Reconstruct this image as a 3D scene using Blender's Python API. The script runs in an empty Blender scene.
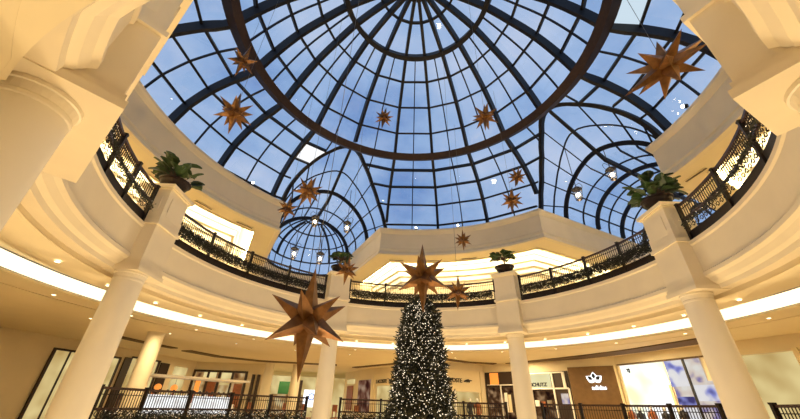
import bpy, math, random
from mathutils import Vector, Matrix
R_ = math.radians
PI = math.pi
random.seed(7)
E = 6.5            # height of the viewer's eye above the ground floor
sc = bpy.context.scene
col = sc.collection

# ------------------------------------------------------------------ materials
def mat(name, base, rough=.6, metal=0., bump=0., var=0., scale=8., emit=None, es=0., spec=.5, trans=0.):
    m = bpy.data.materials.new(name); m.use_nodes = True
    nt = m.node_tree; b = nt.nodes['Principled BSDF']
    b.inputs['Base Color'].default_value = (*base, 1)
    b.inputs['Roughness'].default_value = rough
    b.inputs['Metallic'].default_value = metal
    b.inputs['Specular IOR Level'].default_value = spec
    if var or bump:
        tc = nt.nodes.new('ShaderNodeTexCoord'); n = nt.nodes.new('ShaderNodeTexNoise')
        n.inputs['Scale'].default_value = scale; n.inputs['Detail'].default_value = 5
        nt.links.new(tc.outputs['Object'], n.inputs['Vector'])
        if var:
            r = nt.nodes.new('ShaderNodeValToRGB')
            r.color_ramp.elements[0].position = .3; r.color_ramp.elements[1].position = .7
            r.color_ramp.elements[0].color = (*[c*(1-var) for c in base], 1)
            r.color_ramp.elements[1].color = (*[min(1, c*(1+var)) for c in base], 1)
            nt.links.new(n.outputs['Fac'], r.inputs['Fac']); nt.links.new(r.outputs['Color'], b.inputs['Base Color'])
        if bump:
            bp = nt.nodes.new('ShaderNodeBump'); bp.inputs['Strength'].default_value = bump
            nt.links.new(n.outputs['Fac'], bp.inputs['Height']); nt.links.new(bp.outputs['Normal'], b.inputs['Normal'])
    if emit:
        b.inputs['Emission Color'].default_value = (*emit, 1); b.inputs['Emission Strength'].default_value = es
    return m

M = {}
M['cream'] = mat('cream_plaster', (.76, .66, .47), .7, var=.03, scale=1.5)
M['creamtrim'] = mat('cream_moulding', (.80, .69, .46), .55, var=.02)
M['ceil'] = mat('ceiling_plaster', (.80, .69, .45), .75, var=.02, scale=1)
M['crown'] = mat('white_crown_plaster', (.9, .84, .66), .6)
M['column'] = mat('column_plaster', (.78, .70, .54), .55, var=.02, scale=2)
M['steel'] = mat('dark_steel', (.013, .012, .014), .6, .0, var=.2, spec=.25)
M['brown'] = mat('brown_ring_steel', (.034, .019, .013), .6, .1, var=.2, spec=.3)
M['iron'] = mat('black_iron', (.02, .013, .01), .45, .5, var=.2)
M['ironred'] = mat('dark_handrail_wood', (.035, .012, .008), .35, var=.3)
M['gold'] = mat('antique_gold_metal', (.20, .092, .028), .42, .6, var=.35, scale=9, bump=.25)
M['goldd'] = mat('dark_gold_edge', (.20, .085, .025), .5, .5)
M['wire'] = mat('hanging_wire', (.12, .11, .1), .5, .5)
M['leafs'] = mat('broad_green_leaf', (.03, .062, .016), .4, var=.5, scale=6)
M['leafc'] = mat('dark_spruce_needles', (.036, .036, .018), .6, var=.5, scale=10)
M['garl'] = mat('garland_leaf', (.012, .013, .007), .6, var=.5, scale=14)
M['bowl'] = mat('dark_brown_bowl', (.016, .007, .005), .55, 0, var=.3, spec=.3)
M['soil'] = mat('potting_soil', (.03, .02, .012), .9)
M['bark'] = mat('bark', (.09, .05, .03), .8, bump=.5)
M['floor'] = mat('polished_stone_floor', (.62, .52, .38), .2, var=.08, scale=2)
M['vent'] = mat('dark_vent', (.10, .065, .03), .7)
M['slot'] = mat('painted_shade_and_trim_brown', (.13, .08, .035), .8)  # strip colour stands for ceiling step shade; also colours a shop head trim
M['wood'] = mat('brown_shop_panel', (.17, .095, .035), .6, var=.12, scale=5)
M['darkshop'] = mat('dark_shop_frame', (.03, .015, .01), .5)
M['shopin'] = mat('shop_interior', (.6, .45, .25), .7, var=.25, scale=2)
M['redbrown'] = mat('red_brown_panel', (.28, .085, .03), .5, var=.2)
M['white'] = mat('white_paint', (.85, .83, .8), .5)
M['black'] = mat('black_sign', (.012, .012, .014), .5)
M['green'] = mat('green_sign', (.01, .10, .03), .5)
M['skin'] = mat('skin', (.55, .32, .2), .5)
M['cloth'] = mat('dark_clothes', (.03, .03, .04), .8)
M['orange'] = mat('orange_display', (.75, .25, .05), .5, emit=(1, .35, .06), es=.7)
def emat(name, c, s):
    m = bpy.data.materials.new(name); m.use_nodes = True; nt = m.node_tree
    nt.nodes.clear(); o = nt.nodes.new('ShaderNodeOutputMaterial'); e = nt.nodes.new('ShaderNodeEmission')
    e.inputs['Color'].default_value = (*c, 1); e.inputs['Strength'].default_value = s
    nt.links.new(e.outputs[0], o.inputs[0]); return m
M['cove2'] = emat('cove_diffuser_lower', (1, .82, .50), 2.1)
M['cove3'] = emat('cove_tube_upper', (1, .82, .48), 34)
M['bulb'] = emat('warm_bulb', (1, .78, .45), 14)
M['spot'] = emat('spot_lens', (1, .93, .8), 20)
M['down'] = emat('downlight_lens', (1, .8, .5), 10)
M['fairy'] = emat('fairy_light', (1, .84, .6), 1.9)
M['fairyg'] = emat('garland_fairy_light', (1, .86, .62), 2.2)
M['glowpane'] = emat('painted_white_reflection', (.97, .98, 1), 1.05)  # glow set into the pane, standing in for a bright reflection
M['glowpane2'] = emat('painted_pale_glow', (.72, .88, 1), .85)  # paler glow put into a second pane; it is no lamp
M['signlit'] = emat('lit_white_sign', (.9, .95, 1), 2.2)
M['bluelit'] = emat('blue_screen_mark', (.15, .25, .7), .8)

def lightbox(name, cols, s, scale=1.2):
    m = emat(name, (1, 1, 1), s); nt = m.node_tree; e = next(n for n in nt.nodes if n.type == 'EMISSION')
    tc = nt.nodes.new('ShaderNodeTexCoord'); n = nt.nodes.new('ShaderNodeTexNoise')
    n.inputs['Scale'].default_value = scale; n.inputs['Detail'].default_value = 1.5
    nt.links.new(tc.outputs['Object'], n.inputs['Vector'])
    r = nt.nodes.new('ShaderNodeValToRGB'); cr = r.color_ramp
    while len(cr.elements) < len(cols): cr.elements.new(.5)
    for i, (p, c) in enumerate(cols): cr.elements[i].position = p; cr.elements[i].color = (*c, 1)
    nt.links.new(n.outputs['Fac'], r.inputs['Fac']); nt.links.new(r.outputs['Color'], e.inputs['Color'])
    return m
M['lbwhite'] = lightbox('white_lit_display', [(.3, (.82, .84, .5)), (.48, (.97, 1, .88)), (.6, (1, 1, 1))], 1.25, .7)
M['lbgreen'] = lightbox('pale_green_lit_panel', [(.3, (.82, .72, .36)), (.7, (.92, .85, .5))], .95, 1)
M['lbblue'] = lightbox('blue_white_poster', [(.35, (.07, .06, .2)), (.45, (.3, .32, .75)), (.55, (.9, .88, .92)), (.7, (.97, .95, .93))], .8, 1.6)
M['lbpink'] = lightbox('pale_poster', [(.35, (.3, .25, .5)), (.5, (.85, .72, .62)), (.7, (.95, .92, .85))], .75, 2.2)
M['lbwarm'] = lightbox('warm_lit_interior', [(.3, (.16, .06, .02)), (.5, (.6, .34, .12)), (.7, (1, .8, .42))], .62, 1.6)
M['lbdark'] = lightbox('dim_shop_interior', [(.35, (.03, .012, .008)), (.55, (.22, .1, .04)), (.72, (.8, .5, .25))], .45, 2.6)
M['lbyel'] = lightbox('yellow_lit_interior', [(.3, (.55, .36, .12)), (.7, (.95, .78, .36))], .85, .9)
M['poster'] = lightbox('dark_fashion_poster', [(.35, (.08, .02, .015)), (.5, (.3, .12, .07)), (.68, (.75, .5, .33))], .45, 1.4)

def glass_mat():
    m = bpy.data.materials.new('roof_glass'); m.use_nodes = True; nt = m.node_tree; nt.nodes.clear()
    o = nt.nodes.new('ShaderNodeOutputMaterial'); t = nt.nodes.new('ShaderNodeBsdfTransparent')
    g = nt.nodes.new('ShaderNodeBsdfGlossy'); g.inputs['Roughness'].default_value = .02
    t.inputs['Color'].default_value = (.86, .93, 1, 1)
    lw = nt.nodes.new('ShaderNodeLayerWeight'); lw.inputs['Blend'].default_value = .5
    pw_ = nt.nodes.new('ShaderNodeMath'); pw_.operation = 'POWER'; pw_.inputs[1].default_value = 4
    ml = nt.nodes.new('ShaderNodeMath'); ml.operation = 'MULTIPLY_ADD'; ml.inputs[1].default_value = .6; ml.inputs[2].default_value = .05
    nt.links.new(lw.outputs['Facing'], pw_.inputs[0]); nt.links.new(pw_.outputs[0], ml.inputs[0]); f = ml
    x = nt.nodes.new('ShaderNodeMixShader')
    nt.links.new(f.outputs[0], x.inputs[0]); nt.links.new(t.outputs[0], x.inputs[1]); nt.links.new(g.outputs[0], x.inputs[2])
    nt.links.new(x.outputs[0], o.inputs[0]); return m
M['glass'] = glass_mat()
def lglass():
    m = mat('lantern_glass', (.9, .85, .75), .1); nt = m.node_tree
    o = next(n for n in nt.nodes if n.type == 'OUTPUT_MATERIAL'); b = nt.nodes['Principled BSDF']
    t = nt.nodes.new('ShaderNodeBsdfTransparent'); x = nt.nodes.new('ShaderNodeMixShader'); x.inputs[0].default_value = .12
    nt.links.new(t.outputs[0], x.inputs[1]); nt.links.new(b.outputs[0], x.inputs[2]); nt.links.new(x.outputs[0], o.inputs[0]); return m
M['lglass'] = lglass()

# ------------------------------------------------------------------ mesh builder (coordinates relative to the eye height; E added when linked)
class MB:
    def __init__(s): s.v = []; s.f = []
    def add(s, vs, fs):
        b = len(s.v); s.v += [tuple(p) for p in vs]; s.f += [tuple(b+i for i in f) for f in fs]
    def box(s, c, d, rz=0.):
        x, y, z = (k/2 for k in d); cr, sr = math.cos(rz), math.sin(rz); vs = []
        for k in (-1, 1):
            for j in (-1, 1):
                for i in (-1, 1):
                    a, b = i*x, j*y
                    vs.append((c[0]+a*cr-b*sr, c[1]+a*sr+b*cr, c[2]+k*z))
        s.add(vs, [(0, 2, 3, 1), (4, 5, 7, 6), (0, 1, 5, 4), (2, 6, 7, 3), (0, 4, 6, 2), (1, 3, 7, 5)])
    def tube(s, pts, r, n=6, r1=None):
        pts = [Vector(p) for p in pts]; r1 = r if r1 is None else r1; rings = []
        up = None
        for i, p in enumerate(pts):
            t = (pts[min(i+1, len(pts)-1)]-pts[max(i-1, 0)])
            if t.length < 1e-9: t = Vector((0, 0, 1))
            t.normalize()
            if up is None:
                up = Vector((0, 0, 1)) if abs(t.z) < .9 else Vector((1, 0, 0))
            a = t.cross(up)
            if a.length < 1e-6: a = t.cross(Vector((0, 1, 0)))
            a.normalize(); b = a.cross(t); up = b
            rr = r+(r1-r)*i/max(1, len(pts)-1)
            rings.append([p+a*math.cos(2*PI*k/n)*rr+b*math.sin(2*PI*k/n)*rr for k in range(n)])
        vs = [q for g in rings for q in g]; fs = []
        for i in range(len(pts)-1):
            for k in range(n):
                fs.append((i*n+k, i*n+(k+1) % n, (i+1)*n+(k+1) % n, (i+1)*n+k))
        fs.append(tuple(range(n-1, -1, -1))); fs.append(tuple((len(pts)-1)*n+k for k in range(n)))
        s.add(vs, fs)
    def bar(s, pts, ups, w, d0, d1):
        """rectangular section swept along pts; ups = unit 'depth' vectors; width w across, from d0 to d1 along up"""
        pts = [Vector(p) for p in pts]; ups = [Vector(u) for u in ups]; vs = []; fs = []
        for i, p in enumerate(pts):
            t = (pts[min(i+1, len(pts)-1)]-pts[max(i-1, 0)]).normalized()
            u = ups[i]; a = t.cross(u).normalized()*w/2
            vs += [p+u*d0-a, p+u*d0+a, p+u*d1+a, p+u*d1-a]
        for i in range(len(pts)-1):
            for k in range(4): fs.append((i*4+k, i*4+(k+1) % 4, i*4+4+(k+1) % 4, i*4+4+k))
        n = (len(pts)-1)*4
        fs += [(3, 2, 1, 0), (n, n+1, n+2, n+3)]
        s.add(vs, fs)
    def lathe(s, prof, c=(0, 0, 0), n=24):
        vs = []; fs = []
        for r, z in prof:
            for k in range(n):
                a = 2*PI*k/n; vs.append((c[0]+r*math.cos(a), c[1]+r*math.sin(a), c[2]+z))
        for i in range(len(prof)-1):
            for k in range(n): fs.append((i*n+k, i*n+(k+1) % n, (i+1)*n+(k+1) % n, (i+1)*n+k))
        s.add(vs, fs)
    def sweep(s, paths):
        """paths: list of equal length point lists (x,y,z)"""
        m = len(paths[0]); vs = [p for q in paths for p in q]; fs = []
        for i in range(len(paths)-1):
            for k in range(m-1): fs.append((i*m+k, i*m+k+1, (i+1)*m+k+1, (i+1)*m+k))
        s.add(vs, fs)
    def ball(s, c, r, sub=0):
        # octahedron / small sphere
        if sub == 0:
            x, y, z = c
            s.add([(x+r, y, z), (x-r, y, z), (x, y+r, z), (x, y-r, z), (x, y, z+r), (x, y, z-r)],
                  [(0, 2, 4), (2, 1, 4), (1, 3, 4), (3, 0, 4), (2, 0, 5), (1, 2, 5), (3, 1, 5), (0, 3, 5)])
        else:
            n = 10; prof = [(max(1e-4, r*math.sin(PI*i/8)), -r*math.cos(PI*i/8)) for i in range(9)]
            s.lathe(prof, c, n)
    def build(s, name, material, parent=None, local=False, smooth=False):
        me = bpy.data.meshes.new(name)
        off = Vector((0, 0, E)) if not local else Vector((0, 0, 0))
        if parent is not None and not local:
            base = parent
            loc = Vector((0, 0, 0))
            while base is not None: loc += base.location; base = base.parent
            off = off-loc
        me.from_pydata([(v[0]+off.x, v[1]+off.y, v[2]+off.z) for v in s.v], [], s.f)
        me.materials.append(material if not isinstance(material, str) else M[material])
        if smooth: me.shade_smooth()
        me.update()
        o = bpy.data.objects.new(name, me); col.objects.link(o)
        if parent is not None: o.parent = parent
        return o
def tag(o, label=None, cat=None, group=None, kind=None):
    for k, v in (('label', label), ('category', cat), ('group', group), ('kind', kind)):
        if v: o[k] = v
    return o
def thing(name, label, cat, loc=(0, 0, 0), rz=0, group=None, kind=None, struct=False):
    o = bpy.data.objects.new(name, None); col.objects.link(o)
    o.location = (loc[0], loc[1], loc[2]+E); o.rotation_euler = (0, 0, rz); o.empty_display_size = .2
    return tag(o, label, cat, group, kind)
def kids(o): return [c for c in o.children]
def copy_tree(o, parent=None):
    c = o.copy(); col.objects.link(c); c.parent = parent
    for ch in list(o.children): copy_tree(ch, c)
    return c
def text_mesh(txt, name, size, material, parent, mat4, extrude=.02, bold=0.):
    cu = bpy.data.curves.new(name, 'FONT'); cu.body = txt; cu.size = size; cu.extrude = extrude; cu.offset = bold
    cu.align_x = 'CENTER'; cu.align_y = 'CENTER'
    t = bpy.data.objects.new('tmp', cu); col.objects.link(t)
    dg = bpy.context.evaluated_depsgraph_get(); me = bpy.data.meshes.new_from_object(t.evaluated_get(dg))
    bpy.data.objects.remove(t); me.transform(mat4); me.materials.clear(); me.materials.append(M[material])
    o = bpy.data.objects.new(name, me); col.objects.link(o); o.parent = parent; return o

def P(az, r, z=0.): return (r*math.sin(R_(az)), r*math.cos(R_(az)), z)
def arc(a0, a1, r, z, step=2.):
    n = max(2, int(abs(a1-a0)/step)+1); return [P(a0+(a1-a0)*i/n, r, z) for i in range(n+1)]
def offs(pts, d):
    """outward (left-hand) miter offset of an open polyline in plan"""
    out = []; n = len(pts)
    for i in range(n):
        ds = []
        for a, b in ((i-1, i), (i, i+1)):
            if a >= 0 and b < n:
                t = Vector((pts[b][0]-pts[a][0], pts[b][1]-pts[a][1]))
                if t.length > 1e-6: t.normalize(); ds.append(Vector((-t.y, t.x)))
        m = sum(ds, Vector((0, 0))); m.normalize(); k = max(.35, m.dot(ds[0]))
        out.append((pts[i][0]+m.x*d/k, pts[i][1]+m.y*d/k))
    return out
def swp(mb, path, prof):
    mb.sweep([[(x, y, z) for x, y in offs(path, d)] for d, z in prof])

# ------------------------------------------------------------------ constants of the place
AX = (-26.5, 63.5)      # axes of the two barrel vaults
HW = 3.0                               # half width of a vault
ZB = 9.9                               # springing of the glass
RB = 10.2
ZC = 9.0
RIBS = [-93.4, -76.7, -61.1, -44.5, -25.8, -6.5, 11.0, 27.3, 44.3, 62.0, 80.6, 97.2]
RIBS += [97.2+18.82*k for k in range(1, 9)]
def RS(th):
    k = [(0, 10.55), (21.7, 10.48), (30, 10.28), (39, 10.2), (48, 10.05), (57.5, 9.95), (61.5, 10.69), (67.0, 11.51), (72.8, 12.14), (79.4, 12.5), (85.7, 12.55), (180, 12.55)]
    for (a, ra), (b, rb) in zip(k, k[1:]):
        if th <= b: return ra+(rb-ra)*(th-a)/(b-a)
def S(az, th, dr=0.):
    r = RS(th)+dr; return Vector((r*math.sin(R_(th))*math.sin(R_(az)), r*math.sin(R_(th))*math.cos(R_(az)), ZC+r*math.cos(R_(th))))
def Sn(az, th):
    if th < 58: return Vector((math.sin(R_(th))*math.sin(R_(az)), math.sin(R_(th))*math.cos(R_(az)), math.cos(R_(th))))
    t = S(az, th+2.5)-S(az, max(58, th-2.5)); q = Vector((math.cos(R_(az)), -math.sin(R_(az)), 0)); n = t.cross(q).normalized()
    return n if n.z > -.2 and n.dot(Vector((math.sin(R_(az)), math.cos(R_(az)), .3))) > 0 else -n
def st(p, A):
    a = R_(A); return p[0]*math.sin(a)+p[1]*math.cos(a), p[0]*math.cos(a)-p[1]*math.sin(a)
def un(s, t, A, z):
    a = R_(A); return Vector((s*math.sin(a)+t*math.cos(a), s*math.cos(a)-t*math.sin(a), z))
OW, OH, SB = 3.75, 4.45, 12.4          # opening half width and height; where the straight barrel starts
def lean(A, z): return (.75 if A < 0 else -.75)*(ZB+OH-z)/OH
def vz(s, t): return ZB+(2.7+1.6*max(0., min(1., (SB-s)/3.2)))*math.sqrt(max(0., 1-(t/HW)**2))
def in_vault(p):
    for A in AX:
        s, t = st(p, A)
        if s > 5 and p[2] < ZB+OH and abs(t-lean(A, p[2])) < OW*math.sqrt(max(0., 1-max(0., (p[2]-ZB)/OH)**2)): return True
    return False
def in_dome(p):
    d = Vector((p[0], p[1], p[2]-ZC)); th = math.degrees(d.angle(Vector((0, 0, 1))))
    return d.length < RS(th)
def runs(pts, bad):
    out = []; cur = []
    for p in pts:
        if bad(p):
            if len(cur) > 1: out.append(cur)
            cur = []
        else: cur.append(p)
    if len(cur) > 1: out.append(cur)
    return out
TH_BASE = 85.7
ROWS = [11.5, 21.7, 30.1, 39.0, 48.4, 57.5, 61.5, 67.0, 72.8, 79.4]

# ------------------------------------------------------------------ the dome
dome = thing('window_1', 'great round dome of dark steel ribs and blue sky glass over the atrium', 'dome', (0, 0, ZB), kind='structure')
glass = MB(); lit = MB(); glow2 = MB()  # lit and glow2 gather the panes with painted glow
edges = [3.]+ROWS+[TH_BASE]
for i in range(20):
    a0 = RIBS[i]; a1 = RIBS[(i+1) % 20]
    if a1 < a0: a1 += 360
    for k in range(len(edges)-1):
        t0, t1 = edges[k], edges[k+1]
        c = [S(a0, t0), S(a1, t0), S(a1, t1), S(a0, t1)]
        fine = t1 > 55
        nu, nv = (24, 10) if fine else (2, 1)
        for u in range(nu):
            for w in range(nv):
                def q(x, y): return (c[0]*(1-x)+c[1]*x)*(1-y)+(c[3]*(1-x)+c[2]*x)*y
                qs = [q(u/nu, w/nv), q((u+1)/nu, w/nv), q((u+1)/nu, (w+1)/nv), q(u/nu, (w+1)/nv)]
                if in_vault(sum(qs, Vector())/4): continue
                tgt = glass
                if i == 3 and k == 7 and u < nu/2: tgt = lit
                if i == 11 and k == 6 and u < nu/2: tgt = glow2
                tgt.add(qs, [(0, 1, 2, 3)])
glass.build('glass', 'glass', dome)
lp = lit.build('painted_glow_pane', 'glowpane', dome); lp['label'] = 'pane with a painted white reflection low on the left of the dome'
lp = glow2.build('painted_glow_pane', 'glowpane2', dome); lp['label'] = 'pane with a painted pale glow high on the right of the dome'
for i, a in enumerate(RIBS):
    m = MB(); pts = [2.5+(TH_BASE-2.5)*j/60 for j in range(61)]
    for run in runs([(a, t) for t in pts], lambda q: in_vault(S(q[0], q[1], -.25))):
        m.bar([S(*q) for q in run], [Sn(*q) for q in run], .155, -.58, 0.03)
    m.build('rib', 'steel', dome)
    # thin bar midway between two ribs, below the small ring
    a1 = RIBS[(i+1) % 20]; a1 += 360 if a1 < a else 0
    m = MB()
    def chord(t): return (S(a, t)+S(a1, t))/2
    for run in runs([21.7+(TH_BASE-21.7)*j/60 for j in range(61)], lambda t: in_vault(chord(t))):
        m.bar([chord(t) for t in run], [Sn((a+a1)/2, t) for t in run], .06, -.1, .02)
    if m.v: m.build('glazing_bar', 'steel', dome)
for k, t in enumerate(ROWS):
    main = abs(t-57.5) < .1; small = abs(t-21.7) < .1
    m = MB()
    pts = []
    for i, a in enumerate(RIBS):
        a1 = RIBS[(i+1) % 20]; a1 += 360 if a1 < a else 0
        for j in range(12): pts.append(((a, a1, j/12)))
    if main or small: seq = [((S(a, t)*(1-x)+S(a1, t)*x), Sn(a+(a1-a)*x, t)) for a, a1, x in pts]
    else: seq = [((S(a, t)*(1-x)+S(a1, t)*x), Sn(a+(a1-a)*x, t)) for a, a1, x in pts]
    seq.append(seq[0])
    if main or small:
        a_s = [RIBS[0]+i*3 for i in range(121)]
        seq = [(S(a, t), Sn(a, t)) for a in a_s]
    for run in runs(seq, lambda q: in_vault(q[0]) and not main):
        p = [q[0] for q in run]; n = [q[1] for q in run]
        if main: m.bar(p, n, .42, -.95, -.35)
        elif small: m.bar(p, n, .26, -.7, 0.)
        else: m.bar(p, n, .11, -.2, .03)
    m.build('main_ring' if main else 'small_ring' if small else 'ring_bar', 'brown' if main else 'steel', dome)
m = MB(); m.bar([S(i*6, 3.4) for i in range(61)], [Sn(i*6, 3.4) for i in range(61)], .3, -.65, .05); m.build('crown_hub', 'steel', dome)
m = MB()
for run in runs([(a, TH_BASE) for a in [i*1.5 for i in range(241)]], lambda q: in_vault(S(*q)+Vector((0, 0, .1)))):
    m.bar([S(*q) for q in run], [Vector((0, 0, 1))]*len(run), .16, -.12, .06)
m.build('base_ring', 'steel', dome)

# ------------------------------------------------------------------ barrel vaults with apses
SES = {AX[0]: 15.6, AX[1]: 22.4}
for vi, A in enumerate(AX):
    SE = SES[A]
    lab = ['glass barrel vault with rounded end opening left of the dome centre', 'glass barrel vault opening on the right of the dome',
           'glass barrel vault behind the viewer on the right', 'glass barrel vault behind the viewer on the left'][vi]
    w = thing('window_%d' % (vi+2), lab, 'glass vault', un(12, 0, A, ZB), kind='structure')
    cen = lambda s_, A=A: un(s_, 0, A, ZB)
    # arched edge where vault meets dome, flaring into the straight barrel
    def opening(th):
        z = ZB+OH*math.sin(th); t = -OW*math.cos(th)+lean(A, z); s_ = 6.
        while s_ < 14 and in_dome(un(s_, t, A, z)): s_ += .02
        return un(s_, t, A, z)
    def skin(s_, th):
        """point of the vault surface; s_ below SB runs through the flared part"""
        b_ = un(max(s_, SB), -HW*math.cos(th), A, ZB+2.7*math.sin(th))
        if s_ >= SB: return b_
        o_ = OPN[round(th/PI*120)]; x = max(0., (s_-(SB-3))/3); return o_*(1-x)+b_*x
    OPN = [opening(PI*j/120) for j in range(121)]
    g = OPN[::2]
    m = MB(); m.bar(g, [(Vector((0, 0, ZB))-p).normalized() for p in g], .20, -.05, .30); m.build('opening_arch', 'steel', w)
    gl = MB()
    lv = [SB-3+.5*i for i in range(7)]+[SB+(SE-SB)*i/10 for i in range(1, 11)]
    for s0, s1 in zip(lv, lv[1:]):
        for j in range(20):
            gl.add([skin(s0, PI*j/20), skin(s1, PI*j/20), skin(s1, PI*(j+1)/20), skin(s0, PI*(j+1)/20)], [(0, 1, 2, 3)])
    def ap(ph, el): # apse: ph -90..90 around, el 0..90 up
        t = HW*math.sin(R_(ph))*math.cos(R_(el)); s = SE+HW*math.cos(R_(ph))*math.cos(R_(el))
        return un(s, t, A, ZB+2.7*math.sin(R_(el)))
    for i in range(12):
        for j in range(6):
            p0, p1, e0, e1 = -90+15*i, -75+15*i, 15*j, 15*j+15
            gl.add([ap(p0, e0), ap(p1, e0), ap(p1, e1), ap(p0, e1)], [(0, 1, 2, 3)])
    for i in range(12):
        p0, p1 = ap(-90+15*i, 0), ap(-75+15*i, 0); dn = Vector((0, 0, -.9))
        gl.add([p0, p1, p1+dn, p0+dn], [(0, 1, 2, 3)])
    gl.build('glass', 'glass', w)
    m = MB(); q = [ap(ph, 0)+Vector((0, 0, -.9)) for ph in range(-90, 91, 6)]; m.bar(q, [Vector((0, 0, 1))]*len(q), .12, -.1, .05); m.build('sill_bar', 'steel', w)
    q = [un(SE, -5.75, A, 0)]+q+[un(SE, 5.75, A, 0)]
    m = MB(); m.sweep([[(p.x, p.y, z) for p in q] for z in (8.95, 4.3)]); ww = m.build('wall_apse_%d' % (vi+1), 'cream'); tag(ww, 'curved cream end wall below the glass vault end', 'wall', kind='structure')
    for i in range(13):
        p0 = ap(-90+15*i, 0); m = MB(); m.tube([p0, p0+Vector((0, 0, -.9))], .035, 5); m.build('sill_post', 'steel', w)
    nb_ = max(1, round((SE-SB)/2.5)); arches = [(SB-1.7, 0), (SB-.5, 1)]
    for j in range(1, 2*nb_+1): arches.append((SB+(SE-SB)*j/(2*nb_), j % 2 == 0))
    for s_, big in arches:
        pts = [skin(s_, PI*j/40) for j in range(41)]; c = cen(max(s_, SB))
        m = MB(); m.bar(pts, [(c-p).normalized() for p in pts], .12 if big else .05, 0, .24 if big else .09)
        m.build('arch_rib' if big else 'glazing_arch', 'steel', w)
    for j in range(1, 10):
        th = PI*j/10; pts = [skin(q, th) for q in lv]
        m = MB(); m.bar(pts, [(cen(max(q, SB))-p).normalized() for q, p in zip(lv, pts)], .16 if j == 5 else .06, 0, .26 if j == 5 else .1)
        m.build('purlin', 'steel', w)
    for i in range(13):
        ph = -90+15*i
        m = MB(); pts = [ap(ph, e) for e in range(0, 86 if i % 2 == 0 else 74, 4)]
        c0 = cen(SE); m.bar(pts, [(c0-p).normalized() for p in pts], .09 if i % 3 == 0 else .05, 0, .2 if i % 3 == 0 else .1)
        m.build('apse_rib', 'steel', w)
    for el in (1, 26, 50, 74):
        m = MB(); pts = [ap(ph, el) for ph in range(-90, 91, 6)]; c0 = cen(SE)
        m.bar(pts, [(c0-p).normalized() for p in pts], .08, 0, .12); m.build('apse_ring_bar', 'steel', w)

# ------------------------------------------------------------------ cornice band and upper gallery
def quad(A0, A1, lo=None, hi=None):
    """plan outline of one bay as a function of the outward offset d"""
    def f(d):
        R, h = RB+d, HW+d; dd = math.degrees(math.asin(h/R)); c = math.sqrt(R*R-h*h); pts = []
        l, u = lo, hi
        if l is None:
            for i in range(8): p = un(SES[A0]+(c-SES[A0])*i/8, h, A0, 0); pts.append((p.x, p.y))
            l = A0+dd
        if u is None: u_ = A1-dd
        else: u_ = u
        for i in range(41): p = P(l+(u_-l)*i/40, R); pts.append((p[0], p[1]))
        if u is None:
            for i in range(1, 9): p = un(c+(SES[A1]-c)*i/8, -h, A1, 0); pts.append((p.x, p.y))
        return pts
    return f
def swp(mb, path, prof): mb.sweep([[(x, y, z) for x, y in path(d)] for d, z in prof])
paths = [('wall_front', quad(AX[0], AX[1])), ('wall_left', quad(0, AX[0], lo=-160)), ('wall_right', quad(AX[1], 0, hi=172))]
for nm, pth in paths:
    w = thing(nm, nm.replace('_', ' ')+' of the upper gallery with its cream cornice band', 'wall', (0, 0, 4.3), kind='structure')
    m = MB()
    swp(m, pth, [(2.45, 9.92), (.5, 9.92), (-.07, 9.92), (-.07, 9.80), (-.02, 9.74), (.04, 9.62), (.07, 9.60), (.07, 8.62), (.03, 8.58), (.03, 8.50), (.07, 8.46),
                 (.07, 8.38), (.0, 8.30), (-.06, 8.24), (-.06, 8.12), (.18, 8.12), (.22, 8.16)])
    m.build('cornice_band', 'cream', w)
    m = MB(); swp(m, pth, [(.2, 8.15), (1.15, 8.15), (1.15, 8.10), (1.22, 8.10), (1.22, 8.47), (1.95, 8.47)]); m.build('gallery_ceiling', 'ceil', w)
    m = MB(); swp(m, pth, [(1.9, 8.47), (1.92, 8.22), (2.06, 8.16), (2.08, 7.9), (2.24, 7.84), (2.26, 7.58), (2.40, 7.52), (2.42, 7.26), (2.55, 7.2), (2.56, 7.12)]); m.build('stepped_crown', 'crown', w)
    m = MB(); swp(m, pth, [(2.56, 7.12), (2.62, 7.12), (2.62, 4.3)]); m.build('gallery_wall', 'cream', w)
    m = MB(); swp(m, pth, [(1.24, 8.16), (1.24, 8.44), (1.30, 8.44), (1.30, 8.16), (1.24, 8.16)]); m.build('cove_light', 'cove3', w)
# vents in the gallery ceiling
v0 = thing('ceiling_vent', 'narrow dark slot vent in the upper gallery ceiling', 'vent', P(0, 11.05, 8.14), group='slot vents in the gallery ceiling')
m = MB(); m.box((0, 0, -.012), (.9, .12, .02)); m.build('grille', 'vent', v0, local=True)
m = MB()
for s_ in (-1, 1): m.box((0, s_*.07, -.018), (.96, .02, .03))
m.build('vent_frame', 'creamtrim', v0, local=True)
vz_ = [-88, -76, -64, -52, -3, 9, 21, 33, 84, 93]
for i, a in enumerate(vz_):
    o = v0 if i == 0 else copy_tree(v0)
    p = P(a, 11.05, 8.14); o.location = (p[0], p[1], p[2]+E); o.rotation_euler = (0, 0, -R_(a))

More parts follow.
